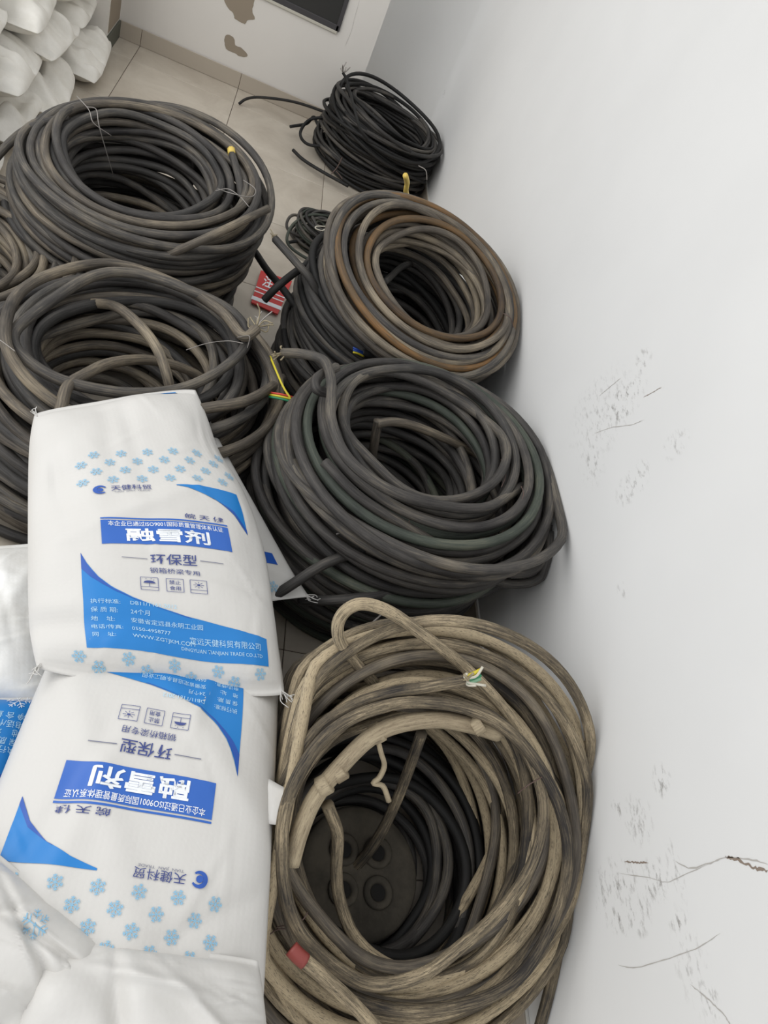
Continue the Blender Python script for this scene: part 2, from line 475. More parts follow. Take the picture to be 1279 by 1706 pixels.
# dark framed pane in the back wall
pr = aty(563, 46, YB); x1, z0 = pr[0], pr[2]
x0, z1 = x1-.52, z0+.6
win = struct('window_1', box((x0, YB-.004, z0), (x1, YB-.001, z1)), simple('dark_pane', srgb(56, 56, 55), .25))
M['frame'] = simple('dark_grey_frame', srgb(64, 62, 64), .5)
M['frame2'] = simple('pale_sealant', srgb(188, 184, 172), .7)
for lo, hi, mt, nm in [((x0-.02, z0-.018), (x1+.004, z0+.012), 'frame', 'window_frame'), ((x1-.012, z0-.018), (x1+.012, z1), 'frame', 'window_frame'),
                   ((x0-.02, z0), (x0+.01, z1), 'frame', 'window_frame'),
                   ((x0-.02, z0-.034), (x1+.002, z0-.018), 'frame2', 'window_sill')]:
    link(nm, box((lo[0], YB-.012, lo[1]), (hi[0], YB-.0005, hi[1]), .002), M[mt], win)
# stub of wall at the left end with broken skirting
XL = float(at(196, 60, 0)[0])
ws = struct('wall_left', box((XL-.30, YB-.34, -.01), (XL, YB, 2.8)), M['wall_b'])
bl = struct('baseboard_left', box((XL, YB-.34, .0), (XL+.012, YB-.013, HB), .002), M['skirting_shade'])
link('bare_plaster', box((XL, YB-.30, HB+.01), (XL+.002, YB-.02, .62)), M['bare'], ws)

# ---------------------------------------------------------------- cable coils
def frame(tilt, az):
    t, a = math.radians(tilt), math.radians(az)
    n = np.array([math.sin(t)*math.cos(a), math.sin(t)*math.sin(a), math.cos(t)])
    u = np.array([1., 0, 0])-n*n[0]; u /= np.linalg.norm(u)
    return n, u, np.cross(n, u)
class Coil:
    """turns of one cable stacked between a bottom ring and a top ring"""
    def __init__(s, name, label, C0, C1, tilt, az, ri, ro, d, mats, seed, rows=None, ri0=None, ro0=None,
                 loose=1.0, cross=4, tilt0=0, group=None, cat='cable coil', segs=72, sides=8, topcols=None, inner=True, off=(0, 0), xmin=None):
        rnd = random.Random(seed)
        C0, C1 = np.array(C0, float), np.array(C1, float)
        s.root = thing(name, label, cat, (C0[0], C0[1], 0), group)
        s.d = d; s.xmin = xmin; s.off = np.array([off[0], off[1], 0.0]); s.args = (C0, C1, tilt0, tilt, az, ri, ro, loose, segs, sides, rows)
        s.n, s.u, s.v = frame(tilt, az)
        s.C1 = C1
        H = C1[2]-C0[2]
        rows = rows or max(2, int(H/(d*.92)))
        ri0 = ri if ri0 is None else ri0; ro0 = ro if ro0 is None else ro0
        cols = max(2, int(round((ro-ri)/d)))
        slots = []
        for k in range(rows):
            h = k/(rows-1)
            a, b = ri0+(ri-ri0)*h, ro0+(ro-ro0)*h
            round_ = 0
            rs = [a+(b-a)*c/(cols-1) for c in range(cols)]
            if k == rows-1: use = rs[:]                    # whole top layer
            elif k == rows-2: use = rs[:]
            else: use = ([rs[0]] if inner else [])+[rs[-1], rs[-2]]
            for r in use: slots.append((h, r, r == rs[-1], r == rs[0], k))
        for (h, r, isout, isin, k) in slots:
            s.turn(rnd, C0, C1, h, r, tilt0, tilt, az, d, rnd.choice(mats), loose, segs, sides, rows, isout, top=(k >= rows-2), ro=ro, ri=ri)
        for q in range(cross):   # turns that run across the others on the outside
            h = rnd.uniform(.3, 1.02)
            s.turn(rnd, C0, C1, h, ro0+(ro-ro0)*h+d*rnd.uniform(.1, .6), tilt0, tilt, az, d, rnd.choice(mats), loose, segs, sides, rows, True, b1=d*rnd.uniform(.8, 2.2)*loose, top=False, ro=ro, ri=ri)
    def turn(s, rnd, C0, C1, h, r, tilt0, tilt, az, d, mat, loose, segs, sides, rows, isout, b1=None, top=False, ro=None, ri=None):
        C = C0+(C1-C0)*h
        C = C+s.off*np.clip((r-ri)/(ro-ri), 0, 1.2)*(.35+.65*h)
        # a crown: the outer and inner turns of the top layers sit a little lower
        n, u, v = frame(tilt0+(tilt-tilt0)*h, az)
        if top and ro: 
            x = (r-(ro+ri)/2)/((ro-ri)/2)
            C = C-n*(d*.55*x*x)
        th = np.arange(segs)*2*math.pi/segs
        g = rnd.gauss
        rr = r+np.zeros(segs); hh = np.zeros(segs)
        for k_, amp in ((1, .35), (2, .42), (3, .22), (5, .08)):
            rr += d*loose*amp*g(0, .8)*np.cos(k_*th+rnd.uniform(0, 6.28))
            hh += d*loose*amp*g(0, .8)*np.cos(k_*th+rnd.uniform(0, 6.28))
        if b1: hh += b1*np.cos(th+rnd.uniform(0, 6.28))
        P = C[None, :]+(rr*np.cos(th))[:, None]*u+(rr*np.sin(th))[:, None]*v+hh[:, None]*n
        P[:, 2] = np.maximum(P[:, 2], d*.5)
        lim = XW-d*.52
        P[:, 0] = np.where(P[:, 0] > lim-.03, lim-.03+.03*np.tanh((P[:, 0]-lim+.03)/.03), P[:, 0])
        if s.xmin is not None:
            lo = s.xmin+.03; P[:, 0] = np.where(P[:, 0] < lo, lo-.03*np.tanh((lo-P[:, 0])/.03), P[:, 0])
        return link('cable_turn', tube_mesh(local(P, s.root), d/2, sides, True), mat, s.root)
    def strand(s, pts, r=None, mat=None, n=40, name='cable_end', sides=8, closed=False, parent=None):
        P = smooth_path(np.array(pts), n, closed)
        R = s.d/2 if r is None else r
        rad = np.full(n, R)
        P[:, 2] = np.maximum(P[:, 2], R)
        P[:, 0] = np.minimum(P[:, 0], XW-R*1.05)
        return link(name, tube_mesh(local(P, s.root), rad, sides, closed), mat, parent or s.root)
    def wire(s, pts, r=.0011, mat=None, n=24, name='binding_wire', parent=None):
        return s.strand(pts, r, mat or M['wire'], n, name, 5, parent=parent)

def P3(l): return [at(*p) for p in l]
def tuft(coil, base, direction, n, length, spread, r, mats, seed, parent, name='wire_core'):
    rnd = random.Random(seed)
    base = np.array(base); dr = np.array(direction)/np.linalg.norm(direction)
    for i in range(n):
        j = np.array([rnd.gauss(0, 1) for _ in range(3)])*spread
        e = base+dr*length*rnd.uniform(.6, 1)+j*length
        m_ = base+(e-base)*.5+np.array([rnd.gauss(0, 1) for _ in range(3)])*spread*.3*length
        coil.strand([base+j*r, m_, e], r, mats[i % len(mats)], 8, name, 5, parent=parent)

g_, dk, bk, du, ru, mu, gr = (M[k] for k in ('cab_grey', 'cab_dark', 'cab_black', 'cab_dusty', 'cab_rust', 'cab_mud', 'cab_green'))

# A: grey coil at the back left
A = Coil('cable_coil', 'tall grey rubber cable coil nearest the pile of white sacks', (-.36, 2.62, .022), (-.322, 2.585, .51), 7, -111, .275, .418, .029,
         [g_, g_, g_, dk, du], 11, ri0=.22, ro0=.43, loose=1.0, cross=1, off=(.035, -.03))
A.strand(P3([(300, 226, .47), (322, 262, .44), (322, 290, .36), (305, 333, .25)]), mat=g_)
A.strand(P3([(230, 440, .36), (290, 420, .45), (345, 396, .53), (400, 370, .57), (446, 348, .575)]), mat=du)
e = A.strand(P3([(402, 330, .50), (398, 300, .53), (392, 275, .545), (386, 256, .55)]), mat=g_)
A.strand(P3([(386, 257, .551), (385, 249, .556)]),   .0155, M['foam'], 4, 'taped_tip', parent=e)
A.strand(P3([(112, 195, .5), (60, 210, .47), (25, 230, .40), (-15, 275, .3), (-40, 330, .2)]), mat=g_)
for pts in ([(128, 160, .56), (148, 183, .56), (156, 205, .54), (185, 226, .5)], [(145, 178, .57), (160, 182, .57), (164, 205, .54), (170, 228, .5), (188, 290, .36)],
            [(358, 318, .54), (380, 315, .57), (400, 328, .57), (415, 345, .56)], [(362, 314, .54), (385, 322, .57), (418, 328, .575), (425, 315, .57), (405, 300, .57)]):
    A.wire(P3(pts), .0016)

# A2: loose pale coil pressed against the left of it
A2 = Coil('cable_coil', 'dusty pale grey cable coil at the left picture edge, low on the floor', (-.86, 2.12, .022), (-.85, 2.12, .24), 4, -60, .24, .40, .029,
          [du, g_, du], 23, loose=1.2, cross=4)

# B: wide loose coil behind the printed sack
B = Coil('cable_coil', 'wide loose dark grey cable coil behind the upright printed sack', (-.235, 1.70, .022), (-.148, 1.745, .38), 6, 159, .28, .412, .032,
         [g_, dk, g_, du, du], 5, ri0=.19, ro0=.47, loose=1.1, cross=5, off=(.03, -.05))
nB = B.n
def bp(l, base=.40): return [at(px, py, base+dz) for px, py, dz in l]
B.strand(bp([(150, 700, .0), (90, 670, .0), (35, 620, .03), (8, 560, .06), (30, 490, .06), (100, 452, .05), (190, 440, .04), (290, 472, .04), (370, 520, .05), (430, 580, .05), (458, 640, .02), (448, 710, -.05), (415, 770, -.12)]), mat=du, n=70, name='cable_loop')
B.strand(bp([(150, 462, .05), (60, 520, .05), (22, 560, .04), (45, 600, .03), (110, 636, .02), (215, 655, .015), (310, 645, .02), (385, 603, .05), (412, 560, .07), (380, 515, .07), (300, 478, .06), (220, 455, .05)]), mat=g_, n=80, name='cable_loop', closed=True)
B.strand(bp([(150, 505, -.10), (190, 510, -.02), (225, 535, .02), (258, 575, .03), (278, 625, .0), (290, 690, -.1)]), mat=du)
B.strand(bp([(100, 690, .0), (112, 645, .02), (140, 625, .01), (185, 605, -.03), (250, 600, -.07), (320, 620, -.12), (370, 660, -.18)]), mat=du)
B.strand(bp([(470, 630, -.06), (452, 645, .03), (410, 668, .06), (345, 680, .06), (290, 690, .02)]), mat=du)
e = B.strand(bp([(330, 490, .06), (375, 525, .08), (405, 560, .10), (428, 548, .11)]), mat=du)
tuft(B, at(428, 545, .51), at(432, 525, .52)-at(428, 545, .51), 16, .05, .5, .0022, [M['copper'], M['wire'], M['copper']], 3, e)
for pts in ([(25, 585, .5), (5, 570, .5), (-10, 560, .5)], [(310, 583, .44), (345, 572, .46), (380, 568, .48), (405, 572, .5)], [(395, 562, .5), (415, 560, .53), (412, 580, .5)]):
    B.wire(P3(pts), .0012)
ye = B.strand(P3([(450, 594, .45), (460, 618, .47), (472, 645, .47), (484, 664, .46)]), .0035, M['yellow'], 16, 'wire_core', 6)
for i, c_ in enumerate(('red', 'yellow', 'green')):
    B.strand(P3([(448, 654+i*3.5, .44), (468, 657+i*3.8, .46), (488, 662+i*4, .46)]), .0034, M[c_], 8, 'wire_core', 6)

# C2: dark coil under the leaning dusty one
C2 = Coil('cable_coil', 'dark grey cable coil on the floor under the rust-stained coil', (.70, 2.36, .02), (.70, 2.34, .50), 6, -72, .25, .38, .028,
          [dk, g_, bk, dk], 31, loose=1.1, cross=6)
e = C2.strand(P3([(458, 398, .52), (492, 436, .52), (520, 470, .5), (540, 520, .42), (560, 600, .3)]), mat=dk)
tuft(C2, at(458, 398, .52), at(452, 388, .53)-at(458, 398, .52), 6, .03, .4, .002, [M['copper']], 9, e)
C2.strand(P3([(440, 500, .35), (465, 475, .42), (500, 448, .46), (540, 425, .48)]), mat=bk)
C2.strand(P3([(425, 420, .28), (445, 450, .3), (470, 480, .32), (500, 520, .3)]), mat=bk)
e = C2.strand(P3([(556, 400, .58), (560, 365, .6), (572, 342, .6), (590, 338, .6), (602, 352, .58)]), mat=dk, name='cable_loop')
b_ = C2.strand(P3([(640, 600, .45), (618, 592, .46), (604, 588, .46)]), mat=bk)
for i, c_ in enumerate(('blue', 'blue', 'yellow')):
    C2.strand(P3([(606, 588+i*3, .46), (596, 583+i*3, .47), (588, 579+i*4, .47)]), .0035, M[c_], 8, 'wire_core', 6, parent=b_)

# C: rust-stained coil leaning on the wall, on top of C2
Cc = Coil('cable_coil', 'dusty cable coil with rust-orange turns leaning against the white wall', (.735, 2.30, .53), (.735, 2.225, .675), 14.5, -72, .235, .372, .026,
          [du, du, g_, du, du, ru], 41, tilt0=11, loose=.9, cross=0, off=(-.03, -.03))
rnd = random.Random(4)
for (h_, r_, mt_) in ((1.0, .335, g_), (.97, .36, ru), (.75, .365, ru), (.45, .374, ru), (.9, .388, du)):
    Cc.turn(rnd, np.array((.735, 2.30, .53)), Cc.C1, h_, r_, 11, 14.5, -72, Cc.d, mt_, .5, 72, 8, 5, True, top=False, ro=.37, ri=.24)
e = Cc.strand(P3([(870, 548, .56), (840, 575, .56), (800, 595, .55), (750, 605, .54)]), mat=g_)
tip = Cc.strand(P3([(679, 330, .60), (676, 318, .66), (678, 305, .70), (675, 292, .74)]), .011, M['foam'], 12, 'foam_tip', 8)
Cc.strand(P3([(690, 430, .45), (730, 480, .35), (770, 530, .3), (800, 560, .28)]), mat=g_)
Cc.strand(P3([(665, 440, .42), (720, 490, .34), (760, 530, .3)]), mat=dk)
Cc.strand(P3([(640, 470, .55), (680, 440, .5), (740, 440, .46), (800, 470, .44)]), mat=dk)
Cc.wire(P3([(660, 322, .72), (664, 335, .72), (667, 352, .70)]), .0016, M['rustwire'])
Cc.wire(P3([(855, 545, .68), (850, 530, .71), (838, 522, .71)]), .0016, M['rustwire'])
Cc.wire(P3([(796, 415, .7), (790, 440, .6), (765, 452, .5), (790, 430, .6)]), .0012, M['rustwire'])

# D: big dark grey coil in the middle
D = Coil('cable_coil', 'biggest dark grey cable coil stacked high beside the white wall', (.66, 1.52, .02), (.69, 1.492, .60), 3, 157, .25, .402, .029,
         [dk, g_, dk, g_, gr], 7, ri0=.21, ro0=.40, loose=1.1, cross=6, off=(.01, -.085))
e = D.strand(P3([(472, 588, .56), (505, 590, .62), (540, 602, .66), (552, 640, .665), (552, 700, .66), (578, 762, .66), (640, 812, .65), (720, 840, .64), (810, 845, .62), (870, 810, .58)]), mat=g_, n=60)
tuft(D, at(472, 588, .56), at(462, 592, .56)-at(472, 588, .56), 9, .03, .5, .0025, [M['copper']], 4, e)
D.strand(P3([(560, 612, .62), (530, 628, .64), (527, 648, .64), (548, 655, .62)]), mat=g_, name='cable_loop')
D.strand(P3([(480, 770, .50), (520, 830, .52), (570, 860, .53), (640, 900, .50), (740, 945, .46), (830, 970, .44), (890, 968, .46), (925, 930, .52), (930, 890, .55)]), mat=dk, n=60, name='cable_loop')
D.strand(P3([(540, 770, .60), (600, 830, .60), (680, 880, .58), (760, 925, .54), (850, 955, .5), (900, 940, .5), (930, 880, .55)]), mat=g_, n=60, name='cable_loop')
D.strand(P3([(430, 1010, .28), (480, 978, .36), (540, 940, .42), (600, 918, .46), (640, 905, .48), (720, 890, .46)]), mat=dk)
D.strand(P3([(500, 1000, .28), (560, 1000, .36), (640, 990, .40), (700, 970, .42), (765, 940, .46), (820, 900, .44)]), mat=dk)
e = D.strand(P3([(830, 790, .36), (790, 755, .42), (740, 730, .47), (690, 710, .50), (655, 703, .52), (628, 706, .525)]), mat=du)
D.strand(P3([(630, 700, .53), (624, 735, .46), (618, 775, .36), (616, 800, .3)]), mat=du)
e2 = D.strand(P3([(560, 890, .5), (600, 880, .5), (605, 915, .44), (595, 918, .44)]), .002, M['wire'], name='binding_wire')
for pts in ([(684, 860, .60), (680, 875, .585), (683, 890, .56)], [(680, 895, .57), (676, 906, .56)], [(868, 810, .64), (872, 822, .645), (868, 835, .63)], [(834, 765, .58), (842, 790, .60), (835, 812, .6)], [(765, 715, .5), (785, 735, .5), (775, 745, .45)]):
    D.wire(P3(pts), .0012, M['rustwire'])
fr = D.strand(P3([(585, 1065, .26), (600, 1055, .27), (612, 1050, .28)]), .014, bk, 6)
tuft(D, at(604, 1052, .30), at(650, 1045, .32)-at(604, 1052, .30), 14, .07, .28, .003, [M['wire'], M['copper']], 8, fr)

# E: mud caked coil leaning at the front right
nE, uE, vE = frame(30, -95)
CE = np.array([.705, .43, .42])
Ec = Coil('cable_coil', 'mud-caked brown cable coil leaning open at the front by the wall', (.70, .50, .02), tuple(CE), 30, -95, .29, .418, .027,
          [mu, mu, mu, mu, du], 77, ri0=.30, ro0=.41, loose=1.5, cross=3, tilt0=2, segs=90, off=(.02, .02), xmin=.385)
def ep(l): return [atplane(px, py, CE, nE, o) for px, py, o in l]
Ec.strand(ep([(660, 1180, -.10), (620, 1135, -.04), (572, 1078, .02), (562, 1045, .05), (575, 1018, .07), (605, 1006, .08), (650, 1020, .07), (705, 1058, .05), (770, 1108, .03), (835, 1175, .02), (885, 1250, .0), (930, 1330, -.02), (955, 1410, -.05), (965, 1500, -.09)]), mat=mu, n=70, name='cable_loop')
e = Ec.strand(ep([(462, 1420, -.12), (462, 1350, -.05), (484, 1285, .01), (530, 1215, .04), (590, 1175, .05), (650, 1155, .06), (710, 1145, .065), (772, 1134, .07)]), mat=mu, n=50)
for i, (c_, dy) in enumerate((('yellow', -6), ('green', 1), ('ltgreen', 6))):
    Ec.strand(ep([(768, 1134+dy*.5, .07), (785, 1130+dy, .075), (801, 1123+dy*1.2, .08)]), .0045, M[c_], 8, 'wire_core', 6, parent=e)
tuft(Ec, atplane(772, 1134, CE, nE, .075), RIGHT, 10, .022, .7, .003, [M['string'], M['copper']], 21, e, 'torn_sheath')
tp = Ec.strand(ep([(484, 1440, .035), (500, 1385, .04), (524, 1330, .045), (562, 1282, .05), (612, 1232, .055), (660, 1208, .055), (725, 1199, .05), (785, 1208, .04), (830, 1222, .03)]), .0185, M['tape'], 60, 'tape_wrapped_splice', 10)
for (px, py) in ((540, 1308), (628, 1222), (795, 1208), (565, 1285)):
    q = atplane(px, py, CE, nE, .05)
    Ec.strand([q-RIGHT*.010+DOWN*.006, q, q+RIGHT*.010-DOWN*.006], .0212, M['tape'], 5, 'tape_fold', 9, parent=tp)
Ec.strand(ep([(628, 1226, .055), (634, 1252, .05), (640, 1275, .03), (632, 1295, .02), (622, 1305, .02), (638, 1310, .01), (648, 1335, 0)]), .006, M['tape'], 24, 'loose_tape', 6, parent=tp)
Ec.strand([atplane(702, 1222, CE, nE, .0), at(685, 1270, .40), at(660, 1335, .28), at(630, 1395, .18), at(600, 1435, .10), at(570, 1462, .04)], mat=mu, n=40)
Ec.strand([atplane(545, 1340, CE, nE, .0), at(562, 1390, .36), at(560, 1450, .3), at(566, 1500, .26), at(590, 1560, .24), at(640, 1605, .24), at(720, 1630, .24)], mat=mu, n=50, name='cable_loop')
Ec.strand(ep([(470, 1420, .06), (478, 1500, .06), (505, 1560, .06), (560, 1612, .06), (620, 1640, .06), (700, 1625, .07), (770, 1575, .07), (840, 1510, .07), (890, 1430, .06), (905, 1340, .05), (880, 1260, .045), (820, 1195, .04), (720, 1165, .04), (610, 1180, .05), (520, 1260, .055), (478, 1340, .06)]), mat=mu, n=96, name='cable_loop', closed=True)
Ec.strand(ep([(468, 1420, .05), (480, 1330, .06), (530, 1240, .07), (600, 1190, .075), (690, 1170, .07), (790, 1185, .065), (870, 1240, .06), (930, 1340, .055), (945, 1440, .05), (915, 1550, .05), (850, 1640, .05), (740, 1680, .05), (620, 1675, .05), (530, 1620, .05), (482, 1530, .05)]), mat=mu, n=96, name='cable_loop', closed=True)
Ec.strand(P3([(880, 1240, .50), (935, 1325, .45), (980, 1420, .40), (1005, 1500, .34), (1010, 1580, .28), (1002, 1650, .22), (985, 1730, .14)]), mat=mu, n=50, name='cable_loop')
e = Ec.strand(P3([(496, 1592, .40), (530, 1620, .39), (575, 1660, .37), (625, 1712, .33), (680, 1770, .2)]), mat=mu, n=30)
Ec.strand(P3([(485, 1580, .402), (496, 1592, .402), (508, 1602, .40)]), .0142, M['redtape'], 8, 'red_tape', 9, parent=e)
for pts in ([(905, 1293, .56), (880, 1308, .56), (862, 1322, .53)], [(440, 1563, .30), (465, 1548, .34), (495, 1553, .34), (515, 1575, .34), (520, 1600, .3)], [(460, 1545, .33), (500, 1535, .36), (512, 1520, .36)]):
    Ec.wire(P3(pts), .0014, M['rustwire'])
# dark lower coil under E; inner turns added to darken E's interior
E2 = Coil('cable_coil', 'dark dusty cable coil lying flat under the mud-caked coil', (.69, .44, .02), (.70, .43, .19), 3, 0, .21, .33, .028,
          [dk, bk, g_], 81, loose=1.0, cross=0, ro0=.34, ri0=.17)

# F: small black coil in the far corner
Fc = Coil('cable_coil', 'small black thin-cable coil standing in the far corner by the wall', (.745, 4.55, .012), (.775, 4.505, .36), 6.5, 11, .27, .335, .021,
          [bk, bk, bk, dk], 55, rows=16, loose=1.6, cross=10, segs=64, sides=6, ro0=.355, ri0=.28, off=(-.03, -.07))
Fc.strand(P3([(398, 173, .01), (410, 165, .04), (430, 162, .06), (470, 166, .11), (505, 174, .15), (550, 190, .2)]), .008, bk)
Fc.strand(P3([(483, 211, .06), (510, 206, .09), (522, 195, .12), (528, 205, .1), (540, 230, .06)]), .009, bk)
Fc.strand(P3([(488, 250, .03), (505, 266, .03), (535, 285, .04), (580, 310, .05)]), .010, bk)
Fc.strand(P3([(545, 195, .2), (515, 200, .15), (500, 222, .1), (512, 240, .07), (545, 245, .1), (590, 255, .14)]), .009, bk, name='cable_loop')
e = Fc.strand(P3([(571, 121, .50), (577, 132, .48), (582, 150, .45), (590, 180, .44), (600, 215, .38), (612, 232, .34)]), .008, bk)
tuft(Fc, at(571, 121, .50), (-.3, .1, 1), 6, .04, .4, .003, [M['wire']], 2, e)
Fc.wire(P3([(697, 276, .30), (709, 284, .30), (711, 300, .26)]), .003)
Fc.wire(P3([(552, 290, .1), (562, 278, .13), (570, 262, .16)]), .003, M['rustwire'])
Fc.wire(P3([(560, 285, .1), (566, 292, .09), (570, 298, .08)]), .003, M['rustwire'])

# G: small tangled coil of thin cable behind C
gc = at(535, 392, .06)
G = Coil('cable_coil', 'small tangled coil of thin green-grey cable with white string', (gc[0], gc[1], .01), (gc[0], gc[1], .12), 4, 0, .05, .13, .015,
         [gr, g_, dk], 91, rows=5, loose=1.4, cross=3, segs=48, sides=6)
G.strand(P3([(560, 362, .12), (520, 358, .12), (490, 372, .10), (478, 395, .06), (484, 412, .03), (510, 430, .02), (530, 436, .02)]), .0075, gr, 40, 'cable_loop')
G.strand(P3([(520, 368, .1), (490, 358, .09), (478, 370, .07), (482, 385, .05), (508, 398, .06), (530, 418, .06)]), .0075, g_, 40, 'cable_loop')
G.strand(P3([(480, 404, .02), (495, 402, .03), (515, 402, .05)]), .008, bk)
G.strand(P3([(548, 378, .15), (528, 377, .16), (526, 381, .16), (538, 384, .16), (548, 376, .16), (540, 390, .15), (545, 395, .14)]), .003, M['string'], 40, 'white_string', 5)

# round casting lying inside the muddy coil
disc_c = at(602, 1450, .10)
disc = thing('cast_disc', 'round grey drum end with ringed holes on the floor inside the muddy coil', 'drum', (disc_c[0], disc_c[1], 0))
M['disc'] = cable_mat('dusty_cast_grey', srgb(46, 43, 38), srgb(64, 60, 53), srgb(88, 82, 72), .3, .7, .9)
def lathe(profile, seg=40):
    V, F = [], []
    for r, z in profile:
        for k in range(seg):
            a = k*2*math.pi/seg; V.append((r*math.cos(a), r*math.sin(a), z))
    for i in range(len(profile)-1):
        for k in range(seg):
            k2 = (k+1) % seg
            F.append((i*seg+k, i*seg+k2, (i+1)*seg+k2, (i+1)*seg+k))
    uv = [(v[0], v[1]) for v in V]
    return mesh('lathe', V, F, True, uv)
link('drum_body', lathe([(.15, 0), (.155, .02), (.155, .085), (.148, .095), (.120, .097), (.115, .092), (.0005, .092)]), M['disc'], disc)
hole_shade_mat = simple('hole_shade', srgb(26, 24, 22), .9)  # flat dark caps, painting the shade inside the holes
for (hx, hy) in ((-.045, -.045), (.045, -.045), (.045, .045), (-.045, .045)):
    o = link('hole_rim', lathe([(.038, .091), (.038, .099), (.034, .103), (.024, .102), (.020, .096), (.018, .070), (.0005, .070)], 24), M['disc'], disc)
    o.location = (hx, hy, 0)
    o2 = link('hole_shade_cap', lathe([(.0005, .0965), (.019, .0965)], 24), hole_shade_mat, o)

# ---------------------------------------------------------------- text -> flat outlines
_tc = {}
def text2d(s, bold=0.0):
    """outline of a word as 2D triangles, height normalised to 1 em, centred"""
    if (s, bold) in _tc: return _tc[(s, bold)]
    cu = bpy.data.curves.new('t', 'FONT'); cu.body = s; cu.size = 1; cu.offset = bold; cu.resolution_u = 2
    cu.align_x = 'CENTER'; cu.align_y = 'CENTER'
    o = bpy.data.objects.new('t', cu); COL.objects.link(o)
    bpy.context.view_layer.update()
    dg = bpy.context.evaluated_depsgraph_get()
    me = bpy.data.meshes.new_from_object(o.evaluated_get(dg))
    V = np.array([tuple(v.co)[:2] for v in me.vertices]); F = [tuple(p.vertices) for p in me.polygons]
    bpy.data.objects.remove(o); bpy.data.curves.remove(cu); bpy.data.meshes.remove(me)
    if len(V):
        V = V-(V.max(0)+V.min(0))/2
    _tc[(s, bold)] = (V, F)
    return V, F

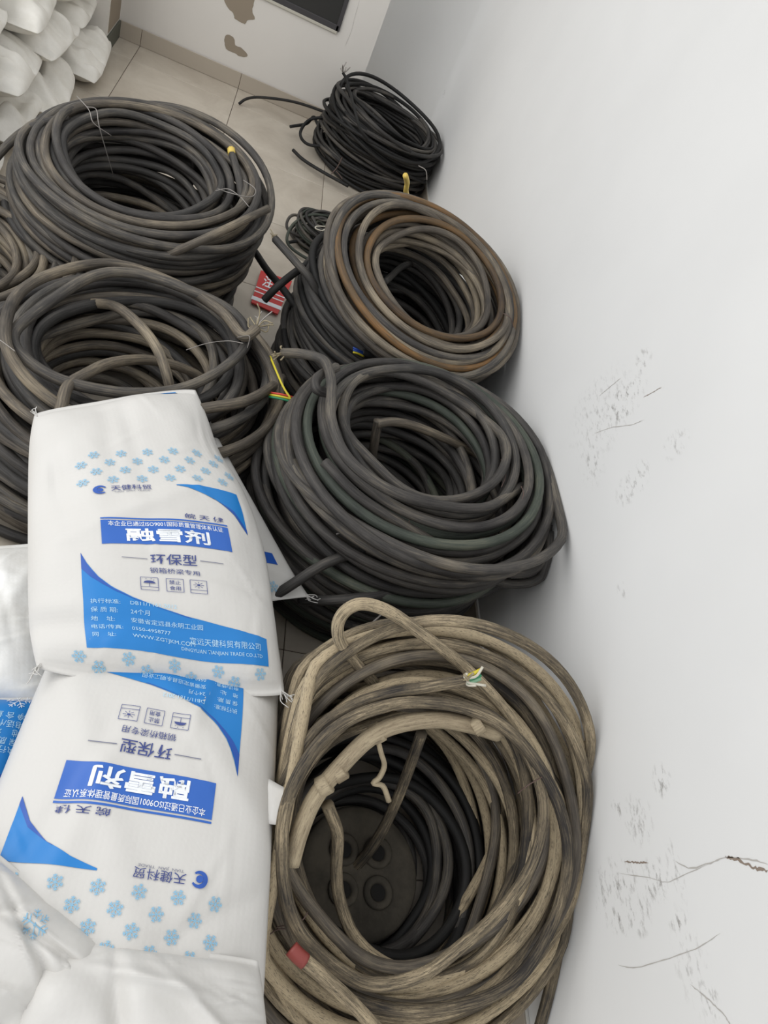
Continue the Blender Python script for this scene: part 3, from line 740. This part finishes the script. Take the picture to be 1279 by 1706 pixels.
# ---------------------------------------------------------------- sacks
class Sack:
    """filled woven sack: four seam corners (near-left, near-right, far-right, far-left as the print reads), bulging up and down"""
    def __init__(s, name, label, corners, up, dn, seed, mat=None, group=None, wr=.006, nu=60, nv=84, shape=None, pinch=.09, pu=2.4, pv=3.0, hem=.03, side=None, fold=0.0, crumple=0.0):
        rnd = random.Random(seed); rs = np.random.RandomState(seed)
        c = [np.array(q, float) for q in corners]
        ctr = sum(c)/4
        s.root = thing(name, label, 'sack', (ctr[0], ctr[1], max(0, ctr[2]-dn)), group)
        O = np.array(s.root.location)
        s.W = (np.linalg.norm(c[1]-c[0])+np.linalg.norm(c[2]-c[3]))/2
        s.L = (np.linalg.norm(c[3]-c[0])+np.linalg.norm(c[2]-c[1]))/2
        u = np.linspace(0, 1, nu); v = np.linspace(0, 1, nv)
        U, Vv = np.meshgrid(u, v, indexing='ij')
        a, b = 2*U-1, 2*Vv-1
        U2 = .5+(U-.5)*(1-pinch*(1-np.abs(b)**5))
        V2 = .5+(Vv-.5)*(1-pinch*.5*(1-np.abs(a)**5))
        base = ((1-U2)*(1-V2))[..., None]*c[0]+(U2*(1-V2))[..., None]*c[1]+(U2*V2)[..., None]*c[2]+((1-U2)*V2)[..., None]*c[3]
        if side is not None:
            base = base+side(U, Vv)[..., None]*((c[1]-c[0])/np.linalg.norm(c[1]-c[0]))
        vb = np.clip(np.abs(b)/(1-2*hem), 0, 1)
        pf = (1-np.abs(a)**pu)**.55*(1-vb**pv)**.55
        # wrinkles: creases running in from the seams plus a few long folds
        wv = np.zeros_like(U)
        for k in range(10):
            ang = rs.uniform(-.7, .7); fr = rs.uniform(5, 16); ph = rs.uniform(0, 6.28)
            if k % 2: wv += rs.uniform(.3, 1)*np.sin(fr*(U*math.cos(ang)+Vv*math.sin(ang)*1.5)+ph)*np.exp(-((np.abs(b)-1)/.35)**2)
            else: wv += rs.uniform(.2, .8)*np.sin(fr*.8*(Vv*1.5*math.cos(ang)+U*math.sin(ang))+ph)*np.exp(-((np.abs(a)-1)/.45)**2)
        for k in range(int(7+fold*6)):
            x0, y0 = rs.uniform(.1, .9, 2); an = rs.uniform(0, 3.14); ln = rs.uniform(.2, .6); wd = rs.uniform(.025, .07)
            p = (U-x0)*math.cos(an)+(Vv-y0)*1.5*math.sin(an); q = -(U-x0)*math.sin(an)+(Vv-y0)*1.5*math.cos(an)
            wv += (1.1+fold)*rs.choice([-1, 1])*np.exp(-(q/wd)**2-(p/ln)**2)
        if crumple:
            for k in range(9):
                an = rs.uniform(0, 3.14); fr = rs.uniform(4, 15); w2 = rs.uniform(2, 6); ph = rs.uniform(0, 6.28, 2)
                t_ = fr*(U*math.cos(an)+Vv*math.sin(an))+.9*np.sin(w2*(U*math.sin(an)-Vv*math.cos(an))*2+ph[0])+ph[1]
                wv += crumple*(1-2*np.abs(np.sin(t_)))*rs.uniform(.3, 1)*8/fr
        for k in range(14):   # short sharp creases
            x0, y0 = rs.uniform(.02, .98, 2); an = rs.uniform(0, 3.14); ln = rs.uniform(.06, .2); wd = rs.uniform(.008, .016)
            p = (U-x0)*math.cos(an)+(Vv-y0)*1.5*math.sin(an); q = -(U-x0)*math.sin(an)+(Vv-y0)*1.5*math.cos(an)
            wv += .45*np.exp(-(p/ln)**2)*(np.exp(-(q/wd)**2)-.5*np.exp(-((q-2*wd)/wd)**2))
        top = base.copy(); bot = base.copy()
        top[..., 2] += up*pf+wv*wr*np.clip(pf*1.5+.12, 0, 1)
        bot[..., 2] -= dn*pf-wv*wr*.4*pf
        if shape is not None:
            dz = shape(U, Vv); top[..., 2] += dz; bot[..., 2] += dz*.6
        bot[..., 2] = np.minimum(bot[..., 2], top[..., 2]-.002)
        bot[..., 2] = np.maximum(bot[..., 2], .003)
        s.top = top; s.nu, s.nv = nu, nv
        e1 = np.gradient(top, axis=0); e2 = np.gradient(top, axis=1)
        nn = np.cross(e1, e2); nn /= np.linalg.norm(nn, axis=2)[..., None]+1e-9
        s.nrm = nn
        s.O = O
        Vt = (top-O).reshape(-1, 3); Vb = (bot-O).reshape(-1, 3)
        n = nu*nv; F = []
        for i in range(nu-1):
            for j in range(nv-1):
                q = (i*nv+j, (i+1)*nv+j, (i+1)*nv+j+1, i*nv+j+1)
                F.append(q); F.append(tuple(n+x for x in q[::-1]))
        rim = [i*nv for i in range(nu)]+[(nu-1)*nv+j for j in range(1, nv)]+[i*nv+nv-1 for i in range(nu-2, -1, -1)]+[j for j in range(nv-2, 0, -1)]
        for i in range(len(rim)):
            p, q = rim[i], rim[(i+1) % len(rim)]
            F.append((q, p, n+p, n+q))
        uv = np.stack([U.ravel()*s.W*.2, Vv.ravel()*s.L*.2], 1); uv = np.vstack([uv, uv])
        s.body = link('sack_body', mesh('sack_body', np.vstack([Vt, Vb]), F, True, uv), mat or M['bag'], s.root)
        s.vs = 1.0
    def S(s, u, v, off=.0012):
        u = np.clip(np.asarray(u, float), 0, 1)*(s.nu-1); v = np.clip(np.asarray(v, float), 0, 1)*(s.nv-1)
        i = np.minimum(u.astype(int), s.nu-2); j = np.minimum(v.astype(int), s.nv-2)
        a, b = (u-i)[:, None], (v-j)[:, None]
        def I(T): return (1-a)*(1-b)*T[i, j]+a*(1-b)*T[i+1, j]+(1-a)*b*T[i, j+1]+a*b*T[i+1, j+1]
        return I(s.top)+I(s.nrm)*off-s.O
    def flat(s, V, F, mat, name, off=.0012):
        if not len(V): return
        V = np.array(V, float); V[:, 1] *= s.vs
        return link(name, mesh(name, s.S(V[:, 0], V[:, 1], off), F, True), mat, s.root)
    def panel(s, u0, u1, lo, hi, mat, name='printed_panel', off=.0012, nu=36, nv=16):
        V, F = [], []
        for i in range(nu+1):
            u = u0+(u1-u0)*i/nu; a, b = lo(u), hi(u)
            for j in range(nv+1): V.append((u, a+(b-a)*j/nv))
        for i in range(nu):
            for j in range(nv):
                k = i*(nv+1)+j; F.append((k, k+nv+1, k+nv+2, k+1))
        return s.flat(V, F, mat, name, off)
    def text(s, t, u, v, h, mat, bold=0.0, off=.0022, width=None, rot=0, align='c', name='printed_text', fat=0.0):
        V, F = text2d(t, bold)
        if not len(V): return
        V = V*h
        if width is not None: V = V*np.array([width/(V[:, 0].max()-V[:, 0].min()), 1])
        if align == 'l': V = V+[(V[:, 0].max()-V[:, 0].min())/2, 0]
        c, n_ = math.cos(rot), math.sin(rot)
        V = np.stack([V[:, 0]*c-V[:, 1]*n_, V[:, 0]*n_+V[:, 1]*c], 1)
        if fat:
            k = len(V); offs = [(0, 0), (fat, 0), (-fat, 0), (0, fat), (0, -fat), (fat*.7, fat*.7), (-fat*.7, fat*.7), (fat*.7, -fat*.7), (-fat*.7, -fat*.7)]
            F = [tuple(x+k*i for x in f) for i in range(len(offs)) for f in F]
            V = np.vstack([V+np.array(o_) for o_ in offs])
        V = V/np.array([s.W, s.L])+[u, v]
        return s.flat(V, F, mat, name, off)
    def line(s, u0, v0, u1, v1, w, mat, off=.002, name='printed_line'):
        d = np.array([(u1-u0)*s.W, (v1-v0)*s.L]); n_ = np.array([-d[1], d[0]])/np.linalg.norm(d)*w/2/np.array([s.W, s.L])
        V, F = [], []
        k = max(2, int(np.linalg.norm(d)/.012))
        for i in range(k+1):
            p = np.array([u0+(u1-u0)*i/k, v0+(v1-v0)*i/k]); V += [p-n_, p+n_]
            if i: F.append((2*i-2, 2*i, 2*i+1, 2*i-1))
        return V, F, mat, off
    def lines(s, L, w, mat, name='printed_icon', off=.0022):
        VV, FF = [], []
        for l in L:
            V, F, _, _ = s.line(*l, w, mat); b = len(VV); VV += V; FF += [tuple(x+b for x in f) for f in F]
        return s.flat(VV, FF, mat, name, off)
    def flake(s, u, v, r=.013, mat=None, rot=0.0):
        L = []
        W, Ln = s.W, s.L
        for k in range(6):
            a = rot+k*math.pi/3; c, d = math.cos(a), math.sin(a)
            L.append((u, v, u+r*c/W, v+r*d/Ln))
            for f, bl in ((.45, .38), (.75, .28)):
                bx, by = u+r*f*c/W, v+r*f*d/Ln
                for sg in (-1, 1):
                    b_ = a+sg*math.pi/3.4
                    L.append((bx, by, bx+r*bl*math.cos(b_)/W, by+r*bl*math.sin(b_)/Ln))
        return s.lines(L, .0013, mat or M['flake'], 'snowflake_print')
    def ear(s, u, v, seed, n=9, ln=.025):
        rnd = random.Random(seed)
        p = s.S(np.array([u]), np.array([v]), 0)[0]
        c = s.S(np.array([.5]), np.array([.5]), 0)[0]; d = p-c; d[2] = 0; d /= np.linalg.norm(d)
        for k in range(n):
            e = p+d*ln*rnd.uniform(.3, 1)+np.array([rnd.gauss(0, .4), rnd.gauss(0, .4), rnd.gauss(.1, .3)])*ln
            m_ = (p+e)/2+np.array([rnd.gauss(0, .2) for _ in range(3)])*ln
            link('seam_thread', tube_mesh(smooth_path([p-d*.01, m_, e], 7), .0011, 4), M['bag'], s.root)
    def print_front(s):
        bl, nv_, bx, wi, pi = M['blue_print'], M['navy_print'], M['box_print'], M['white_ink'], M['pale_ink']
        tx = np.interp
        cu, cv = [.19, .215, .25, .30, .37, .46, .58, .72, .92], [.372, .325, .285, .25, .222, .20, .18, .165, .145]
        du_, dv = [.19, .22, .26, .31, .38, .47, .60], [.315, .286, .262, .237, .214, .196, .176]
        s.panel(.19, .92, lambda u: .07, lambda u: float(tx(u, cu, cv)), bl)
        s.panel(.19, .60, lambda u: float(tx(u, du_, dv)), lambda u: float(tx(u, cu, cv))-.003*(u > .2), nv_, off=.0016)
        # top right swoosh
        lo_ = lambda u: float(tx(u, [.61, .70, .78, .85, .90], [.618, .600, .575, .535, .482]))
        s.panel(.61, .90, lo_, lambda u: float(tx(u, [.61, .9], [.622, .618])), bl)
        s.panel(.76, .90, lo_, lambda u: float(tx(u, [.76, .85, .90], [.583, .548, .500])), nv_, off=.0016)
        # name box
        s.panel(.27, .80, lambda u: .400, lambda u: .485, bx)
        s.panel(.27, .80, lambda u: .489, lambda u: .494, bx, 'printed_line', nv=2)
        s.text('本企业已通过ISO9001国际质量管理体系认证', .535, .4725, .0150, wi, .004, width=.475*s.W)
        s.text('融雪剂', .535, .4325,   .0390, wi, .012, width=.34*s.W, fat=.0006)
        s.text('皖 天 健', .70, .507, .0145, M['ink'], .008, width=.17*s.W)
        s.text('环保型', .545, .352, .028, M['ink'], .008, width=.185*s.W)
        s.lines([(.34, .352, .44, .352)], .0018, M['ink_grey'], 'printed_line')
        s.lines([(.65, .352, .75, .352)], .0018, M['ink_grey'], 'printed_line')
        s.text('钢箱桥梁专用', .545, .312, .0155, M['ink'], .0, width=.20*s.W)
        # three handling icons
        for k, u in enumerate((.44, .54, .635)):
            w_, h_ = .034, .020; v = .268
            L = [(u-w_, v-h_, u+w_, v-h_), (u+w_, v-h_, u+w_, v+h_), (u+w_, v+h_, u-w_, v+h_), (u-w_, v+h_, u-w_, v-h_)]
            if k != 1: L.append((u-w_, v-h_*.5, u+w_, v-h_*.5))
            if k == 0: L += [(u, v+.004, u, v-h_*.45), (u-.012, v+.016, u-.014, v+.013), (u+.008, v+.017, u+.006, v+.014), (u+.018, v+.014, u+.016, v+.011)]
            if k == 2:
                for q in range(8):
                    a = q*math.pi/4; L.append((u+.010*math.cos(a), v+.005+.005*math.sin(a), u+.022*math.cos(a), v+.005+.010*math.sin(a)))
            s.lines(L, .0010, M['ink'])
            if k == 0: s.panel(u-.024, u+.024, lambda x: v+.002, lambda x: v+.002+.008*max(0, 1-((x-u)/.024)**2)**.5, M['ink'], 'printed_icon', .0022, 10, 2)
            if k == 1:
                s.text('禁止', u, v+.009, .011, M['ink'], .005); s.text('食用', u, v-.009, .011, M['ink'], .005)
            if k == 2: s.panel(u-.006, u+.006, lambda x: v+.003, lambda x: v+.008, M['ink'], 'printed_icon', .0022, 3, 2)
        # address block
        rows_ = [('执行标准:', 'DB11/T161-2012', .203), ('保 质 期:', '24个月', .179), ('地    址:', '安徽省定远县永明工业园', .155), ('电话/传真:', '0550-4958777', .131), ('网    址:', 'WWW.ZGTJKM.COM', .107)]
        for a_, b_, v in rows_:
            s.text(a_, .215, v, .0120, pi, 0, align='l'); s.text(b_, .36, v, .0120, pi, 0, align='l')
        s.text('定远天健科贸有限公司', .735, .118, .0165, pi, 0, width=.30*s.W)
        s.text('DINGYUAN TIANJIAN TRADE CO.,LTD', .72, .092, .0105, pi, 0, width=.34*s.W)
        # round logo and company name
        uc, vc = .285, .612
        V, F = [], []
        for k in range(25):
            a = .5+k/24*5.0; w_ = .003+.0045*math.sin(k/24*math.pi)
            for r_ in (.0135-w_, .0135): V.append((uc+r_*math.cos(a)/s.W, vc+r_*math.sin(a)/s.L))
            if k: F.append((2*k-2, 2*k-1, 2*k+1, 2*k))
        s.flat(V, F, M['navy_print'], 'printed_logo', .0022)
        V = [(uc+.006*math.cos(a)/s.W, vc-.001+.006*math.sin(a)/s.L) for a in np.arange(12)*math.pi/6]
        s.flat(V, [tuple(range(12))], M['navy_print'], 'printed_logo', .0022)
        s.text('天健科贸', .415, .616, .0185, M['ink'], .004, width=.17*s.W)
        s.text('TIAN  JIAN  TRADE', .415, .600, .006, M['ink_grey'], 0, width=.15*s.W)
        # snowflake borders
        for r_, v in enumerate((.652, .688, .724, .758)):
            for k in range(6):
                u = .22+k*.125+(.06 if r_ % 2 else 0)
                if u < .92: s.flake(u, v, .0120, rot=.2*k)
        for r_, v in enumerate((.050, .028)):
            for k in range(5):
                u = .16+k*.18+(.07 if r_ % 2 else 0)
                if u < .92: s.flake(u, v, .0120, rot=.3*k)

def C4(*l): return [at(*p) for p in l]
GRP = 'sacks in the low stack'
# lower layers of the stack
s_ = Sack('sack', 'plain white sack at the bottom of the stack beside the muddy coil', [(-.10, .02, .09), (.36, .04, .09), (.34, .66, .09), (-.10, .64, .09)], .08, .08, 3, group=GRP)
s_ = Sack('sack', 'plain white sack second from the floor, its right side facing the muddy coil', [(-.09, .04, .25), (.375, .02, .25), (.355, .64, .25), (-.10, .64, .25)], .08, .08, 4, group=GRP)
s_ = Sack('sack', 'plain white sack on the floor under the upright printed sack', [(-.12, .70, .09), (.37, .70, .09), (.36, 1.22, .09), (-.14, 1.24, .09)], .08, .08, 6, group=GRP)
s_ = Sack('sack', 'white sack whose plain side shows below the corner of the slanting sack', [(-.11, .68, .25), (.365, .68, .26), (.34, 1.20, .25), (-.14, 1.22, .25)], .07, .08, 8, group=GRP)

# bag 0: slanting sack under the upright printed one
b0 = Sack('sack', 'white sack lying slanted under the upright printed sack, corner poking out right', C4((70, 1060, .33), (515, 994, .34), (350, 700, .38), (75, 700, .38)), .06, .06, 14, group=GRP, wr=.005, pinch=.03)
b0.panel(.74, .92, lambda u: .16-.1*(u-.74), lambda u: .20+.12*(.92-u), M['navy_print'])
b0.flake(.76, .10); b0.flake(.86, .055); b0.ear(1, 0, 2)
# bag 2: upside-down printed sack
b2 = Sack('sack', 'printed white sack with its blue lettering upside down, in front', [(.355, .755, .40), (-.108, .775, .40), (-.155, .01, .42), (.375, -.02, .42)], .092, .07, 22, group=GRP, wr=.0055, crumple=.12, pinch=-.03, nv=110)
b2.print_front()
b2.ear(0, 1, 8)
# bag 1: upright printed sack on top
b1 = Sack('sack', 'printed white sack on top with its blue lettering upright', C4((62, 1112, .46), (472, 1156, .45), (325, 650, .45), (58, 690, .45)), .095, .03, 18, group=GRP, wr=.0055, crumple=.14, pinch=-.07, nv=110, hem=.02,
          side=lambda u, v: .045*u**1.5*np.exp(-((v-.46)/.26)**2)/(1+np.exp((v-.70)/.025)),
          shape=lambda u, v: .007*np.sin((v-.16)*42)*np.exp(-((v-.13)/.07)**2)*(.6+.4*np.cos(3*u)) - .03*np.exp(-((u-.12)/.10)**2-((v-.60)/.10)**2)*.4)
b1.vs = .89
b1.print_front(); b1.vs = 1.0
b1.panel(.66, .86, lambda u: .972, lambda u: .990, M['blue_print'], nv=2)
b1.ear(1, 0, 3); b1.ear(0, 0, 4); b1.ear(0, 1, 5, 6, .015)
# left neighbours
l1 = Sack('sack', 'dusty grey-white sack at the left edge behind the printed sacks', C4((-260, 1180, .30), (112, 1200, .30), (118, 895, .26), (-220, 920, .26)), .07, .12, 31, M['bag_grey'], GRP, wr=.005)
l2 = Sack('sack', 'white sack at the left edge with a blue panel of white writing', C4((98, 1160, .32), (-260, 1140, .32), (-350, 1470, .32), (8, 1490, .32)), .075, .14, 33, None, GRP, wr=.004)
l2.panel(.02, .60, lambda u: .02, lambda u: .66-.1*u, M['blue_print'])
l2.panel(.02, .30, lambda u: .50, lambda u: .62-.1*u, M['navy_print'], off=.0016)
l2.flake(.17, .06, .022, M['white_ink'])
for t, u, v in (('净 含 量:', .10, .17), ('电话/传真:', .10, .22), ('地    址:', .10, .27), ('保 质 期:', .10, .32), ('执行标准:', .10, .37)):
    l2.text(t, u, v, .016, M['pale_ink'], 0, align='l')
Sack('sack', 'plain white sack on the floor under the dusty sack at the left edge', [(-.62, .70, .09), (-.15, .70, .09), (-.17, 1.14, .09), (-.62, 1.14, .09)], .09, .085, 61, M['bag_grey'], GRP)
Sack('sack', 'plain white sack on the floor under the sack with the blue panel', [(-.62, .02, .09), (-.15, .02, .09), (-.15, .68, .09), (-.62, .68, .09)], .09, .085, 62, None, GRP)
# crumpled sacks at the near left
q1 = Sack('sack', 'crumpled plain white sack at the lower left corner with a rolled edge', C4((-330, 1700, .46), (30, 1860, .46), (195, 1585, .48), (-60, 1375, .48)), .085, .06, 41, None, GRP, wr=.009, pinch=.0, fold=.6, crumple=.25)
q1.flake(.60, .80, .02)
q2 = Sack('sack', 'creased plain white sack nearest the camera at the bottom edge', C4((-80, 2000, .50), (470, 1990, .46), (430, 1600, .47), (85, 1555, .51)), .075, .05, 47, None, GRP, wr=.009, pinch=-.02, fold=.6, crumple=.25)
# loose paper sheet between stack and muddy coil
pp = Sack('paper_sheet', 'white sheet of paper sticking out between the sacks and the muddy coil', C4((436, 1372, .44), (464, 1374, .455), (484, 1318, .46), (438, 1292, .44)), .002, .002, 3, wr=.001, nu=8, nv=8, pinch=0)
pp.root['category'] = 'paper'
pp.body.name = 'sheet'

# pile of sacks in the far left corner
rnd = random.Random(8)
COLN = ('fourth from', 'third from', 'second from', 'nearest')
LAY = ('bottom', 'second', 'third', 'top')
for lay in range(4):
    for col in range(4):
        y0 = 2.62+col*.47+rnd.uniform(-.03, .03)+.1*(lay % 2); z = .085+lay*.155
        xe = -.82-.05*lay+rnd.uniform(-.06, .03)-.03*(3-col); ry = rnd.uniform(-.05, .05)
        sl = Sack('sack', 'white creased plastic sack, %s layer of the corner pile, %s the back wall' % (LAY[lay], COLN[col]),
                  [(xe-.66, y0-ry, z), (xe, y0+ry, z+rnd.uniform(-.025, .01)), (xe+rnd.uniform(-.06, .04), y0+.50+ry, z+rnd.uniform(-.025, .01)), (xe-.66, y0+.50-ry, z)], .085, .08, 100+lay*5+col, M['bag_far'], 'sacks in the %s layer of the corner pile' % LAY[lay],
                  wr=.014, nu=48, nv=42, fold=1.0, pinch=-.06, pu=4, pv=4, crumple=.9)
        if lay == 3 and col == 3: sl.panel(.35, .75, lambda u: .3, lambda u: .6, M['box_print'])

# red notice board lying on the floor between the coils
nb = thing('notice_board', 'red board with white lettering on the floor between the coils', 'sign', tuple(at(450, 480, 0)))
cs = [at(418, 505, .01), at(462, 525, .01), at(486, 470, .01), at(434, 452, .01)]
O = np.array(nb.location)
V = [p-O for p in cs]+[p-O+np.array([0, 0, .006]) for p in cs]
link('board', mesh('board', V, [(0, 1, 2, 3), (7, 6, 5, 4), (0, 4, 5, 1), (1, 5, 6, 2), (2, 6, 7, 3), (3, 7, 4, 0)], False), simple('red_board', srgb(200, 52, 50), .5), nb)
tv, tf = text2d('注意', .02)
e1 = (cs[1]+cs[2]-cs[0]-cs[3])/2; e2 = (cs[3]+cs[2]-cs[0]-cs[1])/2; cc = sum(cs)/4
TV = [cc-O+e1*x*.36+e2*(y*.34+.22)+np.array([0, 0, .0075]) for x, y in tv]
link('lettering', mesh('lettering', TV, tf, False), M['white_ink'], nb)
def bar(a, b, c_, d_):
    P = [cc-O+e1*x+e2*y+np.array([0, 0, .0072]) for x, y in ((a, c_), (b, c_), (b, d_), (a, d_))]
    link('white_stripe', mesh('bar', P, [(0, 1, 2, 3)], False), M['white_ink'], nb)
bar(-.5, .5, -.02, -.05); bar(-.5, .5, -.14, -.17); bar(-.5, .5, -.30, -.40)
